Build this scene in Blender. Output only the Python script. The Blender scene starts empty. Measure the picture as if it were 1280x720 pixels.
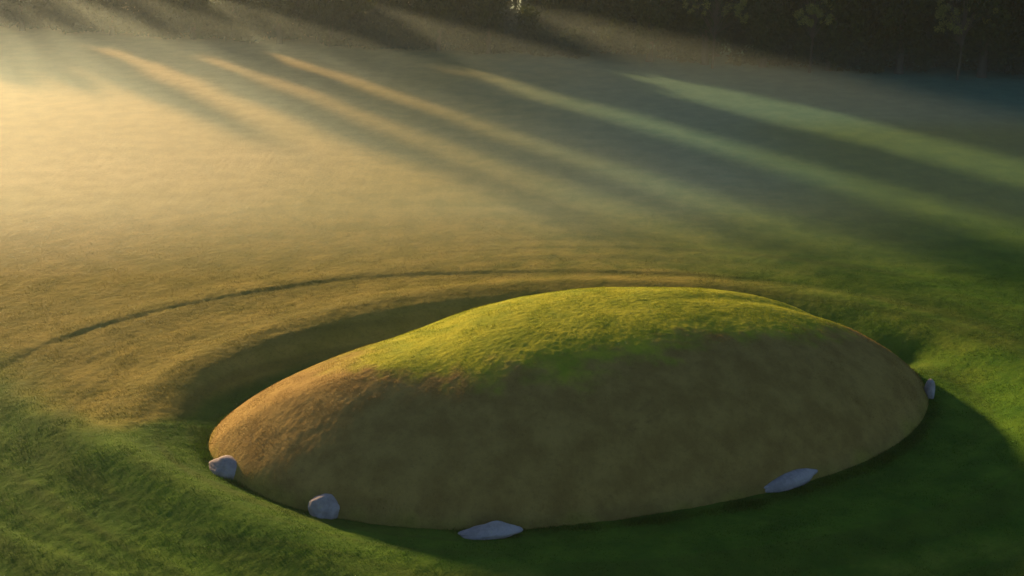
import bpy, math, random
import numpy as np

R = math.radians
SUN_AZ = R(35)      # left of the viewing direction (+Y), towards -X
SUN_EL = R(12.5)
CAM_H = 30.0
sc = bpy.context.scene
col = sc.collection
rng = np.random.default_rng(7)

# ------------------------------------------------------------------ noise
_perm = np.random.default_rng(3).permutation(65536)
_vals = np.random.default_rng(4).random(65536)

def _h(ix, iy, seed):
    return _vals[_perm[(ix * 7919 + iy * 104729 + seed * 1299709) & 65535]]

def vnoise(x, y, seed=0):
    x = np.asarray(x, float); y = np.asarray(y, float)
    ix = np.floor(x).astype(np.int64); iy = np.floor(y).astype(np.int64)
    fx = x - ix; fy = y - iy
    fx = fx * fx * (3 - 2 * fx); fy = fy * fy * (3 - 2 * fy)
    a = _h(ix, iy, seed); b = _h(ix + 1, iy, seed)
    c = _h(ix, iy + 1, seed); d = _h(ix + 1, iy + 1, seed)
    return (a * (1 - fx) + b * fx) * (1 - fy) + (c * (1 - fx) + d * fx) * fy - 0.5

def fbm(x, y, octaves=4, seed=0, gain=0.5):
    t = 0; a = 1.0
    for k in range(octaves):
        t = t + a * vnoise(x, y, seed + k)
        x = x * 2.03 + 17.1; y = y * 2.03 - 9.7; a *= gain
    return t

def sstep(a, b, x):
    t = np.clip((x - a) / (b - a), 0, 1)
    return t * t * (3 - 2 * t)

# ------------------------------------------------------------------ terrain
MC = (3.5, 65.85); MA, MB_, MT = 18.8, 11.75, R(14)
MOUND_H = 5.75

def ell(x, y, cx, cy, a, b, t):
    dx = x - cx; dy = y - cy
    u = dx * math.cos(t) + dy * math.sin(t)
    v = -dx * math.sin(t) + dy * math.cos(t)
    r = np.sqrt((u / a) ** 2 + (v / b) ** 2) + 1e-9
    ang = np.arctan2(v / b, u / a)
    loc = np.sqrt(u * u + v * v)
    return r, ang, (r - 1) * loc / r      # radius ratio, angle, about the distance outside

def base_height(x, y):
    """broad shape of the meadow: ditch, bank, outer ring and the fall towards the viewer"""
    z = 0.35 * fbm(x / 45, y / 45, 2, 50) * sstep(95, 125, y)
    # outer ring: a low step down towards the mound
    r, ang, d = ell(x, y, 2.5, 66.0, 31.0, 19.9, 0.0)
    wob = 0.5 * vnoise(ang * 3 + 5, ang * 0 + 2, 61)
    step = 1 - sstep(-0.35, 0.25, d + wob)
    z = z - (0.075 - .03 * sstep(6, 20, x)) * step * (1 + .5 * vnoise(ang * 9, ang * 0, 65)) + 0.03 * np.exp(-((d + wob - 0.9) / 0.8) ** 2)
    # ditch round the mound
    r2, ang2, d2 = ell(x, y, 4.6, 66.6, 22.6, 15.6, R(9))
    wob2 = 0.5 * vnoise(ang2 * 2.2 + 5, ang2 * 0 + 7, 63)
    back = sstep(-0.75, 0.35, np.sin(ang2 + 0.25))     # deeper at the far side
    depth = 0.5 + .58 * back * (1 - .6 * sstep(0.55, 0.95, np.cos(ang2)))
    z = z - depth * (1 - sstep(-3.2, 0.2, d2 + wob2))
    z = z + 0.16 * np.exp(-((d2 + wob2 - 1.4) / 1.2) ** 2)
    z = z - .75 * np.exp(-((x - 21.5) / 2.6) ** 2 - ((y - 73.6) / 1.5) ** 2)
    # ridge along the near left and the slope falling away outside it
    n = (-0.66, -0.75)
    q = (x + 12.6) * n[0] + (y - 54.0) * n[1]          # >0 outside the ridge
    q = q + 0.35 * vnoise(x / 5, y / 5, 70)
    fall = np.where(q > 0, q, 0)
    z = z - (np.sqrt(fall ** 2 + 2.2) - 1.48) * 0.19 * (1 - sstep(25, 60, fall))
    z = z + 0.52 * np.exp(-(q / 1.5) ** 2) * sstep(-3.0, 4.0, -(x + 0.0)) * sstep(-34, -20, x)
    return z

def ground_detail(x, y):
    r, ang, d = ell(x, y, 3.5, 65.5, 24.0, 16.0, R(5))
    near = 1 - sstep(95, 135, y)
    arc = ang * 19.0
    # old plough and mower lines that run round the mound
    ring = fbm(d * 1.1, arc * 0.045, 3, 80)
    m = sstep(-4, 1, d) * (1 - sstep(10, 30, d))
    z = 0.035 * ring * (0.9 - .88 * sstep(3, 11, d))
    # rows at the near left
    q = (x + 12.6) * -0.66 + (y - 54.0) * -0.75
    a = (x + 12.6) * 0.75 - (y - 54.0) * 0.66
    rows = fbm(q * 1.6, a * 0.10, 3, 90)
    z = z + 0.15 * rows * sstep(0.0, 4.0, q)
    z = z + 0.018 * fbm(x * 1.3, y * 1.3, 3, 100, .6) + 0.028 * near * fbm(x * 4.2, y * 4.2, 2, 110, .7)
    return z * (0.4 + 0.6 * near)

def ground_z(x, y):
    return base_height(x, y) + ground_detail(x, y)

def mound_h(r, ang):
    """height of the mound above its foot at radius ratio r"""
    rr = np.clip(r, 0, 1)
    prof = (1 - rr ** 2.5) ** 0.80
    return prof

def grow(a, b, step, lim, lo=True):
    pts = []
    x, s = a, step
    while x > -lim if lo else x < lim:
        s = min(s * 1.06, 14); x = x - s if lo else x + s
        pts.append(x)
    return pts

def blades(name, X, Y, Z, attrs, n, hgt, wid, seed, keep):
    """n short grass blades standing on the gridded surface, carrying its attributes"""
    g = np.random.default_rng(seed)
    ny, nx = X.shape
    A = np.abs((X[1:, 1:] - X[:-1, :-1]) * (Y[1:, :-1] - Y[:-1, 1:]) - (Y[1:, 1:] - Y[:-1, :-1]) * (X[1:, :-1] - X[:-1, 1:])) * .5
    wgt = (A * keep[:-1, :-1]).ravel(); wgt = np.cumsum(wgt / wgt.sum())
    c = np.minimum(np.searchsorted(wgt, g.random(n)), wgt.size - 1)
    j, i = np.divmod(c, nx - 1)
    a, b = g.random(n), g.random(n)
    def lerp(M):
        return (M[j, i] * (1 - a) + M[j, i + 1] * a) * (1 - b) + (M[j + 1, i] * (1 - a) + M[j + 1, i + 1] * a) * b
    x, y, z = lerp(X), lerp(Y), lerp(Z)
    tuft = np.clip(.75 + 1.1 * fbm(x * .9, y * .9, 3, seed), .35, 1.6)
    H = hgt * g.uniform(.5, 1.25, n) * tuft * (1 + 1.6 * np.exp(-((ell(x, y, *MC, MA, MB_, MT)[2] - .1) / .35) ** 2)); W = wid * g.uniform(.7, 1.3, n)
    t = g.uniform(0, 2 * math.pi, n); l = g.uniform(0, 2 * math.pi, n); L = H * g.uniform(.1, .8, n)
    P = np.empty((n, 3, 3))
    P[:, 0] = np.stack([x - W * np.cos(t), y - W * np.sin(t), z - .02], -1)
    P[:, 1] = np.stack([x + W * np.cos(t), y + W * np.sin(t), z - .02], -1)
    P[:, 2] = np.stack([x + L * np.cos(l), y + L * np.sin(l), z + H], -1)
    me = bpy.data.meshes.new(name); fill(me, P.reshape(-1, 3), np.arange(3 * n).reshape(n, 3))
    for k, v in attrs.items():
        fattr(me, k, np.repeat(lerp(v), 3))
    return me

def axis(a, b, step, lo, hi):
    mid = list(np.arange(a, b, step))
    left = []; x, s = a, step
    while x > lo:
        s = min(s * 1.045, 12); x -= s; left.append(x)
    right = []; x, s = b, step
    while x < hi:
        right.append(x); s = min(s * 1.045, 12); x += s
    return np.array(sorted(left) + mid + right)

def grid_mesh(name, X, Y, Z, wrap=False):
    ny, nx = X.shape
    me = bpy.data.meshes.new(name)
    co = np.stack([X, Y, Z], -1).reshape(-1, 3).astype(np.float32)
    idx = np.arange(ny * nx).reshape(ny, nx)
    if wrap:
        idx = np.concatenate([idx, idx[:, :1]], 1)
    q = np.stack([idx[:-1, :-1], idx[:-1, 1:], idx[1:, 1:], idx[1:, :-1]], -1).reshape(-1, 4)
    fill(me, co, q, True)
    return me

def fill(me, co, faces, smooth=False):
    n = faces.shape[1]
    me.vertices.add(len(co)); me.vertices.foreach_set('co', co.ravel().astype(np.float32))
    me.loops.add(faces.size); me.loops.foreach_set('vertex_index', faces.ravel().astype(np.int32))
    me.polygons.add(len(faces))
    me.polygons.foreach_set('loop_start', np.arange(0, faces.size, n, dtype=np.int32))
    me.polygons.foreach_set('loop_total', np.full(len(faces), n, np.int32))
    me.update(calc_edges=True)
    me.polygons.foreach_set('use_smooth', np.full(len(faces), smooth))
    me.validate()
    return me

def link(name, me, mat=None, parent=None, **props):
    o = bpy.data.objects.new(name, me); col.objects.link(o)
    if mat is not None:
        me.materials.append(mat)
    if parent is not None:
        o.parent = parent
    for k, v in props.items():
        o[k] = v
    return o

# ------------------------------------------------------------------ materials
class NT:
    def __init__(s, name):
        s.m = bpy.data.materials.new(name); s.m.use_nodes = True
        s.t = s.m.node_tree; s.n = s.t.nodes; s.l = s.t.links
        s.n.clear(); s.out = s.n.new('ShaderNodeOutputMaterial')
    def add(s, typ, **kw):
        n = s.n.new(typ)
        for k, v in kw.items():
            if k in ('operation', 'data_type', 'blend_type', 'noise_dimensions', 'interpolation_type', 'feature'):
                setattr(n, k, v)
            else:
                n.inputs[k.replace('_', ' ')].default_value = v
        return n
    def noise(s, scale, detail=4, rough=.55, vec=None, dist=0):
        n = s.add('ShaderNodeTexNoise'); n.inputs['Scale'].default_value = scale
        n.inputs['Detail'].default_value = detail; n.inputs['Roughness'].default_value = rough
        n.inputs['Distortion'].default_value = dist
        if vec is not None: s.l.new(vec, n.inputs['Vector'])
        return n.outputs['Fac']
    def ramp(s, fac, a, b, ca=(0, 0, 0, 1), cb=(1, 1, 1, 1)):
        r = s.n.new('ShaderNodeValToRGB'); r.color_ramp.interpolation = 'EASE'
        r.color_ramp.elements[0].position = a; r.color_ramp.elements[1].position = b
        r.color_ramp.elements[0].color = ca; r.color_ramp.elements[1].color = cb
        s.l.new(fac, r.inputs[0]); return r.outputs[0]
    def mix(s, fac, a, b):
        m = s.n.new('ShaderNodeMix'); m.data_type = 'RGBA'
        if isinstance(fac, float): m.inputs[0].default_value = fac
        else: s.l.new(fac, m.inputs[0])
        for k, v in ((6, a), (7, b)):
            if isinstance(v, tuple): m.inputs[k].default_value = (*v, 1)
            else: s.l.new(v, m.inputs[k])
        return m.outputs[2]
    def math(s, op, a, b=None):
        m = s.n.new('ShaderNodeMath'); m.operation = op
        for k, v in ((0, a), (1, b)):
            if v is None: continue
            if isinstance(v, (int, float)): m.inputs[k].default_value = v
            else: s.l.new(v, m.inputs[k])
        return m.outputs[0]
    def attr(s, name):
        a = s.n.new('ShaderNodeAttribute'); a.attribute_name = name; return a.outputs['Fac']
    def blade(s, colr):
        hv = s.n.new('ShaderNodeNewGeometry').outputs['Random Per Island']
        hs = s.n.new('ShaderNodeHueSaturation'); s.l.new(colr, hs.inputs['Color'])
        mr = s.n.new('ShaderNodeMapRange'); mr.inputs['To Min'].default_value = .7; mr.inputs['To Max'].default_value = 1.5
        s.l.new(hv, mr.inputs[0]); s.l.new(mr.outputs[0], hs.inputs['Value'])
        d = s.n.new('ShaderNodeBsdfDiffuse'); r = s.n.new('ShaderNodeBsdfTranslucent')
        m = s.n.new('ShaderNodeMixShader'); m.inputs[0].default_value = .22
        s.l.new(hs.outputs[0], d.inputs[0]); s.l.new(hs.outputs[0], r.inputs[0])
        s.l.new(d.outputs[0], m.inputs[1]); s.l.new(r.outputs[0], m.inputs[2])
        s.l.new(m.outputs[0], s.out.inputs[0]); return s.m
    def finish(s, colr, rough=.95, bump=None, strength=.3, dist=.1, sheen=0.0):
        p = s.n.new('ShaderNodeBsdfPrincipled'); p.inputs['Roughness'].default_value = rough
        p.inputs['Specular IOR Level'].default_value = .04
        if sheen:
            p.inputs['Sheen Weight'].default_value = sheen
            p.inputs['Sheen Roughness'].default_value = .5
        s.l.new(colr, p.inputs['Base Color'])
        if bump is not None:
            b = s.n.new('ShaderNodeBump'); b.inputs['Strength'].default_value = strength
            b.inputs['Distance'].default_value = dist
            s.l.new(bump, b.inputs['Height']); s.l.new(b.outputs[0], p.inputs['Normal'])
        s.l.new(p.outputs[0], s.out.inputs['Surface']); return s.m

def mat_ground(blade=False):
    t = NT('meadow_blades' if blade else 'meadow_grass')
    g = t.n.new('ShaderNodeNewGeometry'); pos = g.outputs['Position']
    big = t.noise(.035, 3, .5, pos); mid = t.noise(.5, 5, .6, pos); fine = t.noise(5, 4, .7, pos)
    dry = t.attr('dryness'); streak = t.attr('streak'); painted_glow = t.attr('painted_glow'); painted_shade = t.attr('painted_shade')
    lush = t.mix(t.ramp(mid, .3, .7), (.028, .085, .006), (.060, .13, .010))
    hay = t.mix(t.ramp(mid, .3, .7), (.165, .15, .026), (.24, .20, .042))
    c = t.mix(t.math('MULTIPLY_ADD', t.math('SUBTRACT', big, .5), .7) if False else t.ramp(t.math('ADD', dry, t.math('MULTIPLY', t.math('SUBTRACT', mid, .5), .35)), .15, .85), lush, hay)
    c = t.mix(painted_glow, c, t.mix(t.ramp(mid, .3, .7), (.34, .25, .11), (.46, .34, .16)))  # pale tone paints the golden sun glow into the far-left grass
    c = t.mix(painted_shade, c, t.mix(t.ramp(mid, .3, .7), (.04, .155, .13), (.08, .205, .165)))  # blue-green paints the teal of the shade into the far-right grass
    c = t.mix(t.math('MULTIPLY', t.ramp(streak, .35, .8), .35), c, (.035, .05, .008))
    c = t.mix(t.math('MULTIPLY', t.ramp(fine, .45, .75), .35), c, (.03, .045, .008))
    if blade: return t.blade(c)
    return t.finish(c, bump=t.math('ADD', t.noise(3.2, 5, .65, pos), t.math('MULTIPLY', fine, .5)), strength=.4, dist=.10, sheen=0.0)

def mat_mound(blade=False):
    t = NT('mound_blades' if blade else 'mound_grass')
    g = t.n.new('ShaderNodeNewGeometry'); pos = g.outputs['Position']
    mid = t.noise(.8, 5, .6, pos); fine = t.noise(6, 4, .7, pos)
    green = t.attr('crown')
    sp = t.noise(.35, 5, .7, pos, .6)
    lush = t.mix(t.ramp(mid, .3, .7), (.155, .205, .014), (.27, .29, .022))  # green top grass, brightened in colour to carry the sunlight on it
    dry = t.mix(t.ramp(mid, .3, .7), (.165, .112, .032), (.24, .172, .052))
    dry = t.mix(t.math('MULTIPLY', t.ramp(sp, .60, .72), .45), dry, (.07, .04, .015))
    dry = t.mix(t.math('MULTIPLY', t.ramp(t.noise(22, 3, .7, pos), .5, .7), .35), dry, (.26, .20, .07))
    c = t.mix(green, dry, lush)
    c = t.mix(t.math('MULTIPLY', t.ramp(fine, .5, .75), .3), c, (.05, .04, .01))
    if blade: return t.blade(c)
    return t.finish(c, bump=t.math('ADD', t.noise(2.6, 5, .65, pos), t.math('MULTIPLY', fine, .5)), strength=.5, dist=.10, sheen=0.0)

def mat_stone():
    t = NT('boulder_stone')
    g = t.n.new('ShaderNodeTexCoord'); pos = g.outputs['Object']
    a = t.noise(1.4, 6, .65, pos); b = t.noise(9, 5, .7, pos); l = t.noise(3.1, 4, .6, pos, .4)
    c = t.mix(t.ramp(a, .35, .65), (.20, .185, .20), (.31, .29, .31))
    c = t.mix(t.math('MULTIPLY', t.ramp(b, .5, .7), .4), c, (.22, .21, .25))
    c = t.mix(t.math('MULTIPLY', t.ramp(l, .62, .68), .5), c, (.28, .29, .2))
    return t.finish(c, .85, t.math('ADD', a, t.math('MULTIPLY', b, .35)), .5, .08)

def mat_leaf(name, c1, c2, trans):
    t = NT(name)
    info = t.n.new('ShaderNodeNewGeometry')
    colr = t.mix(t.ramp(info.outputs['Random Per Island'], 0, 1), c1, c2)
    d = t.n.new('ShaderNodeBsdfDiffuse'); r = t.n.new('ShaderNodeBsdfTranslucent')
    m = t.n.new('ShaderNodeMixShader'); m.inputs[0].default_value = trans
    t.l.new(colr, d.inputs[0]); t.l.new(colr, r.inputs[0])
    t.l.new(d.outputs[0], m.inputs[1]); t.l.new(r.outputs[0], m.inputs[2])
    t.l.new(m.outputs[0], t.out.inputs[0]); return t.m

def mat_bark():
    t = NT('bark')
    g = t.n.new('ShaderNodeTexCoord')
    a = t.noise(3, 5, .7, g.outputs['Object'])
    return t.finish(t.mix(a, (.04, .03, .02), (.1, .08, .06)), .9, a, .6, .1)

M_ground, M_mound, M_stone, M_bark = mat_ground(), mat_mound(), mat_stone(), mat_bark()
M_blade, M_mblade = mat_ground(True), mat_mound(True)
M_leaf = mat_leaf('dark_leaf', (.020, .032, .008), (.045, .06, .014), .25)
M_leaf2 = mat_leaf('painted_sunlit_leaf', (.11, .12, .025), (.26, .25, .07), .3)  # lighter copy of the leaf colour, painting sunlight onto shaded leaves

def fattr(me, name, vals):
    a = me.attributes.new(name, 'FLOAT', 'POINT'); a.data.foreach_set('value', np.asarray(vals, np.float32).ravel())

# ------------------------------------------------------------------ ground
xs = axis(-36, 40, .15, -380, 380); ys = axis(43, 92, .14, -60, 390)
X, Y = np.meshgrid(xs, ys)
Z = ground_z(X, Y)
# keep the sheet below the mound that stands on it
rm, am, dm = ell(X, Y, *MC, MA, MB_, MT)
Z = Z - 1.0 * (1 - sstep(-4.0, -1.2, dm))
me = grid_mesh('ground', X, Y, Z)
r_, a_, d_ = ell(X, Y, 3.5, 65.5, 24.0, 16.0, R(5))
q_ = (X + 12.6) * -0.66 + (Y - 54.0) * -0.75
fl_ = sstep(2, -6, Y - 66 - .15 * X)
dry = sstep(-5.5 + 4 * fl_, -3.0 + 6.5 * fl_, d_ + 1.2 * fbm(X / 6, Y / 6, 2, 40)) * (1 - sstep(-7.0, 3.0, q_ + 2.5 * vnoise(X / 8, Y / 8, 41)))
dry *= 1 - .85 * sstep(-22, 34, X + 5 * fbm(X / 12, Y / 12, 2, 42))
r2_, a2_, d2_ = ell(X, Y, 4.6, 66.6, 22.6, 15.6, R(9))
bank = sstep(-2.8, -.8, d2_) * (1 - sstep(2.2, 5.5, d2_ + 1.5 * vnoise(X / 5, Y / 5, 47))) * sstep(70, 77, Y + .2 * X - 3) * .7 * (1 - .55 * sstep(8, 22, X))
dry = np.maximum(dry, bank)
fattr(me, 'dryness', dry)
painted_glow_f = sstep(84, 112, Y + 9 * fbm(X / 15, Y / 15, 3, 43)) * (1 - sstep(-38, 8, X + 10 * fbm(X / 14, Y / 14, 3, 44)))  # area of the painted far-left glow
fattr(me, 'painted_glow', painted_glow_f)
fattr(me, 'painted_shade', .8 * sstep(88, 110, Y + 6 * fbm(X / 12, Y / 12, 2, 45)) * sstep(-15, 18, X + 8 * fbm(X / 14, Y / 14, 3, 46)) * (1 - .75 * sstep(14, 30, X + 3 * vnoise(X / 6, Y / 6, 48)) * (1 - sstep(122, 132, Y))))  # area of the painted teal shade, held back along the sunlit strip
rowsA = fbm(q_ * 1.6, ((X + 12.6) * .75 - (Y - 54) * .66) * .10, 3, 90)
ringA = fbm(d_ * 1.1, a_ * 19.0 * .045, 3, 80)
w = sstep(0, 4, q_)
streakf = .5 + .9 * (rowsA * w + ringA * (1 - w) * (1 - .8 * sstep(3, 14, d_))) * (1 - sstep(90, 120, Y))
painted_shade_f = .8 * sstep(88, 110, Y + 6 * fbm(X / 12, Y / 12, 2, 45)) * sstep(-15, 18, X + 8 * fbm(X / 14, Y / 14, 3, 46)) * (1 - .75 * sstep(14, 30, X + 3 * vnoise(X / 6, Y / 6, 48)) * (1 - sstep(122, 132, Y)))
fattr(me, 'streak', streakf)
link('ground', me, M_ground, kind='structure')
keep = ((dm > -.6) & (X > -38) & (X < 40) & (Y > 44) & (Y < 98)).astype(float)
keep *= .25 + .75 * (1 - sstep(60, 98, Y))
keep *= 1 + 5 * np.exp(-((dm - .1) / .5) ** 2)
bl = blades('grass', X, Y, Z, dict(dryness=dry, painted_glow=painted_glow_f, painted_shade=painted_shade_f, streak=streakf), 520000, .06, .015, 91, keep)
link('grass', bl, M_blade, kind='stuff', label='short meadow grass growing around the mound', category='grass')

# ------------------------------------------------------------------ mound
nt, nr = 760, 190
th = np.linspace(0, 2 * math.pi, nt, endpoint=False)
rr = np.linspace(0.002, 1.05, nr)
T, Rr = np.meshgrid(th, rr)
wobR = 1 + 0.02 * np.sin(2 * T + .6) + 0.012 * np.sin(3 * T + 1.9) + .01 * np.sin(5 * T)
u = Rr * MA * wobR * np.cos(T); v = Rr * MB_ * wobR * np.sin(T)
X = MC[0] + u * math.cos(MT) - v * math.sin(MT)
Y = MC[1] + u * math.sin(MT) + v * math.cos(MT)
foot = base_height(X, Y)
rimX = MC[0] + (MA * wobR * np.cos(T)) * math.cos(MT) - (MB_ * wobR * np.sin(T)) * math.sin(MT)
rimY = MC[1] + (MA * wobR * np.cos(T)) * math.sin(MT) + (MB_ * wobR * np.sin(T)) * math.cos(MT)
rim = base_height(rimX, rimY)
foot = rim.mean() + (rim - rim.mean()) * np.clip(Rr, 0, 1) ** 2 - .12
uu = np.clip(np.abs(Rr * np.cos(T)), 0, 1)
wv = np.clip(Rr * np.sin(T) / np.sqrt(np.maximum(1 - uu ** 2, 1e-5)), -1, 1)
side = sstep(-.80, .15, u / MA)
cf = .22 * (1 - side)                      # the crest lies nearer the viewer at the left
ww = np.where(wv < -cf, (-wv - cf) / (1 - cf), (wv + cf) / (1 + cf))
ww = np.sqrt(ww ** 2 + .006) - .04 * (1 - ww)
ww = np.clip(ww, 0, 1)
pv = 1.12 + 1.25 * side
h = MOUND_H * (1 - uu ** 2.5) ** (.68 + .12 * side) * (1 - ww ** pv) ** (.58 + .34 * side)
skew = 1 + .03 * (u / MA) - .06 * np.exp(-((u / MA + .45) / .14) ** 2) 
det = .07 * fbm(X / 3.6, Y / 3.6, 2, 20) + .014 * fbm(X * 1.6, Y * 1.6, 3, 24, .6) + .022 * fbm(X * 5, Y * 5, 2, 28, .7)
Z = foot + (h * skew) + det * sstep(0, .12, 1.03 - Rr) - 0.9 * sstep(1.0, 1.05, Rr)
me = grid_mesh('burial_mound', X, Y, Z, wrap=True)
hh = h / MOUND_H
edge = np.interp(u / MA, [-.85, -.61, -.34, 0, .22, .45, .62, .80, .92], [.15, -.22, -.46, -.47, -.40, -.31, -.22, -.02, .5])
crown = sstep(-.11, .12, v / MB_ - edge - .05 + .10 * fbm(X / 2.6, Y / 2.6, 4, 30, .6) + .10 * fbm(X * 1.6, Y * 1.6, 3, 33, .7))  # green grass, its edge painted along the boundary of sun and shade
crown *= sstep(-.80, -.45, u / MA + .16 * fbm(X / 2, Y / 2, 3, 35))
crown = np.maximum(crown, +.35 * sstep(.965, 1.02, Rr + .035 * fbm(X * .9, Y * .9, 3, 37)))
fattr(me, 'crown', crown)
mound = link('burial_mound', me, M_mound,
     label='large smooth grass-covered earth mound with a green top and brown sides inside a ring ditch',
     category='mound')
keep = ((Rr < 1.01) & (Y < 72)).astype(float)
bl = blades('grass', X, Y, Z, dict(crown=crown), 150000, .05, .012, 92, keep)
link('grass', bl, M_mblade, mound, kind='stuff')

# ------------------------------------------------------------------ boulders
def boulder(name, loc, size, rot, seed, label, lobes=()):
    import bmesh
    bm = bmesh.new(); bmesh.ops.create_icosphere(bm, subdivisions=5, radius=1)
    rs = random.Random(seed)
    cuts = []
    for _ in range(9):
        d = np.array([rs.gauss(0, 1), rs.gauss(0, 1), rs.gauss(0, 1)]); d /= np.linalg.norm(d)
        cuts.append((d, rs.uniform(.68, .92)))
    for vt in bm.verts:
        p = np.array(vt.co)
        for d, k in cuts:                     # worn flat faces
            s = float(p @ d)
            if s > k: p = p - d * (s - k) * .5
        n = float(fbm(p[0] * 1.3 + seed, p[1] * 1.3 + p[2] * 2.1, 4, seed))
        p = p * (1 + .13 * n)
        for (c, rad, amp) in lobes:
            dd = np.linalg.norm(p[:2] - np.array(c))
            p[2] += amp * math.exp(-(dd / rad) ** 2) * (p[2] > -.2)
        vt.co = p * np.array(size)
    for f in bm.faces: f.smooth = True
    me = bpy.data.meshes.new(name); bm.to_mesh(me); bm.free()
    o = link(name, me, M_stone, label=label, category='boulder', group='boulders at the foot of the mound')
    o.location = loc; o.rotation_euler = rot
    return o

def gz(x, y):
    return float(base_height(np.array([x]), np.array([y]))[0])

for (px, py, size, rot, seed, lab, lobes) in [
    (-13.1, 58.5, (1.1, .72, .62), (0, R(12), R(-20)), 11, 'pale boulder at the left tip of the mound, touched by sunlight on top', ()),
    (-8.1, 54.6, (.86, .74, .76), (0, R(14), R(20)), 26, 'rounded egg-shaped boulder at the near left foot of the mound', ()),
    (-1.0, 52.7, (1.42, .58, .33), (0, R(-4), R(6)), 35, 'low flat boulder with a small hump, nearest the viewer in the mound shade', (((.25, 0), .38, .75),)),
    (12.7, 57.6, (1.55, .50, .42), (0, R(-5), R(28)), 47, 'long low boulder lying at the near right foot of the mound', ()),
    (22.0, 67.8, (.26, .4, .75), (0, R(3), R(10)), 59, 'narrow upright stone at the right tip of the mound', ())]:
    boulder('boulder', (px, py, gz(px, py) + size[2] * .35), size, rot, seed, lab, lobes)

# ------------------------------------------------------------------ trees
def leaf_cloud(centres, radii, n, size, seed, flat=1.0):
    g = np.random.default_rng(seed)
    centres = np.array(centres, float); radii = np.array(radii, float)
    wgt = radii ** 2; wgt /= wgt.sum()
    k = g.choice(len(centres), n, p=wgt)
    d = g.normal(size=(n, 3)); d /= np.linalg.norm(d, axis=1)[:, None]
    rad = radii[k] * (g.random(n) ** .45) * (1 + .12 * g.normal(size=n))
    d[:, 2] *= flat
    c = centres[k] + d * rad[:, None]
    c[:, 2] = np.maximum(c[:, 2], .1)
    a = g.normal(size=(n, 3)); a /= np.linalg.norm(a, axis=1)[:, None]
    b = np.cross(a, g.normal(size=(n, 3))); b /= np.linalg.norm(b, axis=1)[:, None]
    s = size * g.uniform(.6, 1.3, n)[:, None]
    v = np.stack([c - a * s, c - b * s * .45, c + a * s, c + b * s * .45], 1).reshape(-1, 3)
    return v, np.arange(4 * n).reshape(n, 4)

def tubes(paths, sides=7):
    V, F = [], []
    for path in paths:
        base = len(V)
        for i, (p, r) in enumerate(path):
            for s in range(sides):
                a = 2 * math.pi * s / sides
                V.append((p[0] + r * math.cos(a), p[1] + r * math.sin(a), p[2]))
        for i in range(len(path) - 1):
            for s in range(sides):
                a0 = base + i * sides + s; a1 = base + i * sides + (s + 1) % sides
                F.append((a0, a1, a1 + sides, a0 + sides))
    return np.array(V), np.array(F)

def tree_meshes(seed, H=26., rad=4.6, low=2.2, n=15000, size=.30):
    rs = random.Random(seed)
    cs, rd, paths = [], [], []
    lean = (rs.uniform(-.6, .6), rs.uniform(-.6, .6))
    trunk = [((lean[0] * t, lean[1] * t, H * .86 * t), .42 * (1 - t) ** .8 + .05) for t in [0, .03, .1, .25, .45, .65, .85, 1]]
    trunk[0] = (trunk[0][0], .62)
    paths.append(trunk)
    nb = 34
    for i in range(nb):
        t = (i + .5) / nb
        z = low + (H - low) * t
        env = math.sin(math.pi * min(1, (.12 + t * .88)) ** .85) ** .7
        a = i * 2.4 + rs.uniform(-.4, .4)
        L = rad * env * rs.uniform(.45, 1.0)
        c = (math.cos(a) * L * .72, math.sin(a) * L * .72, z)
        cs.append(c); rd.append(rs.uniform(1.1, 1.9) * (.6 + .4 * env))
        zt = max(.5, z - L * .5 - .4)
        tt = zt / (H * .86)
        if tt < .95:
            p0 = (lean[0] * tt, lean[1] * tt, zt)
            m = [(p0[k] + c[k]) / 2 for k in range(3)]; m[2] += .15
            paths.append([(p0, .13), (tuple(m), .08), (c, .03)])
    for i in range(10):
        t = (i + .5) / 10
        cs.append((lean[0] * t, lean[1] * t, low + 1 + (H - low - 2.5) * t)); rd.append(rad * .42 * (1 - .3 * t))
    lv, lf = leaf_cloud(cs, rd, n, size, seed)
    tv, tf = tubes(paths)
    mc = bpy.data.meshes.new('crown'); fill(mc, lv, lf)
    mt = bpy.data.meshes.new('trunk'); fill(mt, tv, tf, True)
    return mc, mt

def tree_root(name, label, group):
    o = bpy.data.objects.new(name, None); col.objects.link(o)
    o.empty_display_size = 1
    o['label'] = label; o['category'] = 'tree'; o['group'] = group
    return o

def copy_tree(root, name_label=None):
    r = root.copy(); col.objects.link(r)
    for ch in root.children:
        c = ch.copy(); col.objects.link(c); c.parent = r
    if name_label: r['label'] = name_label
    return r

protos = []
GROUP = 'trees of the woodland edge behind the meadow'
DARK = 'tall tree in deep shade in the dark woodland edge across the back of the meadow'
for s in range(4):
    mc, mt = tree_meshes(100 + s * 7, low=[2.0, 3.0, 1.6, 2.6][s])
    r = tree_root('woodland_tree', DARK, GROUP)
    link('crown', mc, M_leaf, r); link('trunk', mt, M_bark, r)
    protos.append([r, False])

def line_y(x):
    return 161.5 - .26 * x

sd = (-math.sin(SUN_AZ), math.cos(SUN_AZ))
rs = random.Random(5)
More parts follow.
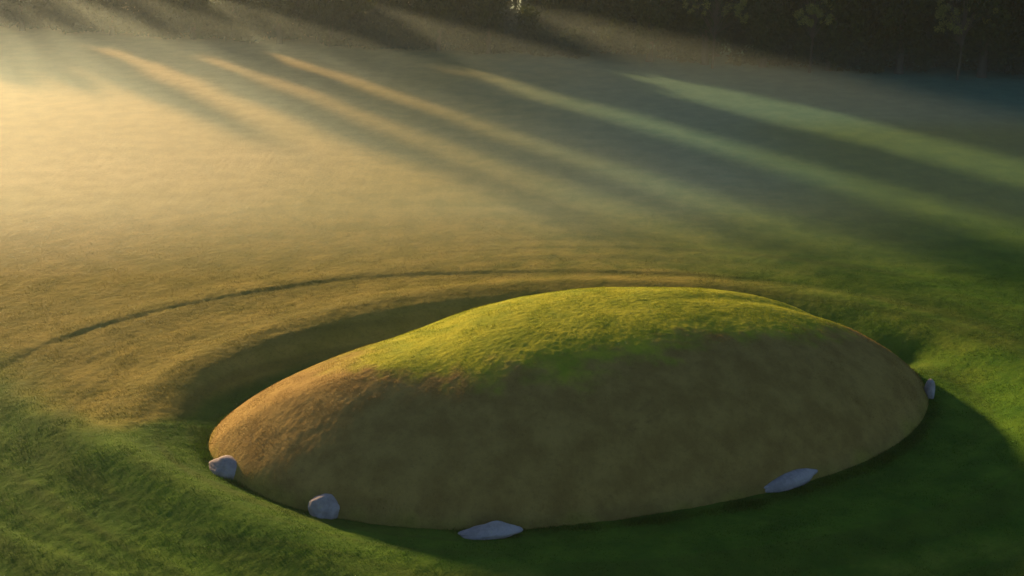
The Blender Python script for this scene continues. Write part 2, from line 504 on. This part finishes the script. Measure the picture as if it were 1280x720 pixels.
# (x along the woodland edge, crown scale, height scale); the spaces between are the gaps that let the light through
FRONT = [(-126, 1.3, .40), (-117, 1.3, .37), (-108, 1.3, .42), (-100, 1.2, .38), (-92, 1.2, .42), (-84, 1.2, .37), (-76, 1.1, .40), (-69, 1.0, .40), (-61.5, .72, .62), (-49.7, .66, .88), (-38.9, .7, .98), (-27.7, .78, 1.08), (-21.5, .68, 1.2),
         (-8.6, .62, 1.25), (-3.0, .66, 1.18), (15.6, .85, 1.2), (21.5, .85, 1.28), (27.5, .9, 1.22), (35, .95, 1.25),
         (42, .95, 1.28), (50, 1, 1.2), (58, 1, 1.28), (67, 1, 1.2), (76, 1, 1.25)]
k = 0
for (x, w_, h_) in FRONT:
    for row in range(4):
        off = row * 6.5 + (rs.uniform(0, 1.5) if row else 0)
        px = x + sd[0] * off + rs.uniform(-.3, .3); py = line_y(x) + sd[1] * off
        pr = protos[k % 4]; k += 1
        if not pr[1]:
            o = pr[0]; pr[1] = True
        else:
            o = copy_tree(pr[0])
        o.location = (px, py, gz(px, py) - .1)
        o.rotation_euler = (0, 0, rs.uniform(0, 6.28))
        o.scale = (w_ * rs.uniform(.92, 1.05),) * 2 + (h_ * rs.uniform(.93, 1.05),)

for (px, py, half, lab) in [(22.0, line_y(22.0) - 2.2, 3.4, 'small tree with sunlight painted into its leaves, left of the similar pair at the top edge'),
                       (32.2, line_y(32.2) - 2.0, 1.7, 'narrow sapling in the middle of the trees with leaves painted sunlit at the top edge'),
                       (47.0, line_y(47.0) - 2.2, 3.0, 'tree furthest right of those with leaves painted sunlit at the top edge')]:
    rs2 = random.Random(int(px))  # stands in shade; the sunlit look is in the leaf colour
    g0 = gz(px, py)
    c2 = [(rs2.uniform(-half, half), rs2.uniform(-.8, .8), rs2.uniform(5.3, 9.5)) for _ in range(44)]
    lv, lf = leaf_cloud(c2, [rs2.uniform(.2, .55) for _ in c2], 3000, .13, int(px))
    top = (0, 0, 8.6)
    pth = [[((0, 0, -.2), .16), ((.1, 0, 3), .12), ((0, 0, 8.6), .04)]]
    for c in c2:
        s0 = rs2.uniform(3.2, 6.0) if c[2] > 6 else 3.6
        pth.append([((0.05, 0, s0), .05), (((c[0]) * .5, c[1] * .5, (s0 + c[2]) / 2 + .3), .035), (c, .015)])
    tv, tf = tubes(pth, 5)
    r0 = tree_root('painted_sunlit_tree', lab, 'trees with painted sunlit leaves in front of the woodland')
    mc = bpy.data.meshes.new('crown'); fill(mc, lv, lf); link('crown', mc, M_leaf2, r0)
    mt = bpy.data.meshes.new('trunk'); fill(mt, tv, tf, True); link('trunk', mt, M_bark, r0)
    r0.location = (px, py, g0)

# undergrowth: one tangled mass of bushes along the foot of the wood
cs, rd = [], []
for x in np.arange(-132, 82, 1.25):
    for j in range(7):
        off = rs.uniform(-1.0, 19)
        px = x + rs.uniform(-1, 1) + sd[0] * off; py = line_y(x) + sd[1] * off
        gap = min(abs(x - g_) for g_ in (-55.5, -44.4, -33.4, -14.0, 6.2)) < 3.4
        top = (1.4 if off < 10 else 4.6) if gap else 5.2
        if x < -66: top = 4.4
        zt = rs.uniform(.3, top)
        cs.append((px, py, zt)); rd.append(rs.uniform(1.0, 1.9))
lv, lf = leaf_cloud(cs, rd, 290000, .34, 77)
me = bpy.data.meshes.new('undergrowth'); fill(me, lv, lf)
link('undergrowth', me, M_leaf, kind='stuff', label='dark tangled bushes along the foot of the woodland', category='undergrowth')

# ------------------------------------------------------------------ haze
def box(name, lo, hi, mat):
    import bmesh
    bm = bmesh.new(); bmesh.ops.create_cube(bm, size=1)
    for v in bm.verts:
        v.co = [lo[i] + (v.co[i] + .5) * (hi[i] - lo[i]) for i in range(3)]
    me = bpy.data.meshes.new(name); bm.to_mesh(me); bm.free()
    return link(name, me, mat, kind='stuff', label='thin golden morning mist over the meadow', category='haze')
t = NT('mist')
pv = t.n.new('ShaderNodeVolumePrincipled')
pv.inputs['Color'].default_value = (.62, .82, 1.0, 1)
pv.inputs['Density'].default_value = HAZE_D = .0003
pv.inputs['Anisotropy'].default_value = .85
t.l.new(pv.outputs[0], t.out.inputs['Volume'])
box('haze', (-400, -80, -9), (400, 410, 39), t.m)
t = NT('ground_mist')
pv = t.n.new('ShaderNodeVolumePrincipled')
pv.inputs['Color'].default_value = (.69, .91, 1.0, 1)
pv.inputs['Density'].default_value = .0076
pv.inputs['Anisotropy'].default_value = .75
t.l.new(pv.outputs[0], t.out.inputs['Volume'])
gm = box('ground_mist', (-390, 84, -8.5), (390, 400, 4.6), t.m)
gm['label'] = 'low layer of dawn ground mist lying over the meadow'; gm['category'] = 'mist'

# ------------------------------------------------------------------ light
w = bpy.data.worlds.new('World'); sc.world = w; w.use_nodes = True
nt_ = w.node_tree; bg = nt_.nodes['Background']
sky = nt_.nodes.new('ShaderNodeTexSky'); sky.sky_type = 'NISHITA'; sky.sun_disc = False
sky.sun_elevation = SUN_EL; sky.sun_rotation = -SUN_AZ; sky.air_density = 1.0; sky.dust_density = .6; sky.ozone_density = 2
nt_.links.new(sky.outputs[0], bg.inputs[0]); bg.inputs[1].default_value = .05
L = bpy.data.lights.new('sun', 'SUN'); L.energy = 5.0; L.angle = R(3.0); L.color = (1, .61, .26)
so = bpy.data.objects.new('sun', L); col.objects.link(so)
from mathutils import Vector
tosun = Vector((-math.sin(SUN_AZ) * math.cos(SUN_EL), math.cos(SUN_AZ) * math.cos(SUN_EL), math.sin(SUN_EL)))
so.rotation_euler = tosun.to_track_quat('Z', 'Y').to_euler()

cam = bpy.data.cameras.new('camera'); co = bpy.data.objects.new('camera', cam); col.objects.link(co)
cam.sensor_width = 36; cam.lens = 18 / math.tan(math.atan(640 / 1758)); cam.clip_end = 3000; cam.clip_start = .5
co.location = (0, 0, CAM_H); co.rotation_euler = (R(70), 0, 0)
sc.camera = co

vs = sc.view_settings; vs.view_transform = 'Standard'; vs.look = 'None'; vs.exposure = 1.55; vs.gamma = 1
sc.cycles.use_denoising = True
sc.cycles.volume_bounces = 1; sc.cycles.max_bounces = 5
sc.cycles.sample_clamp_indirect = 5
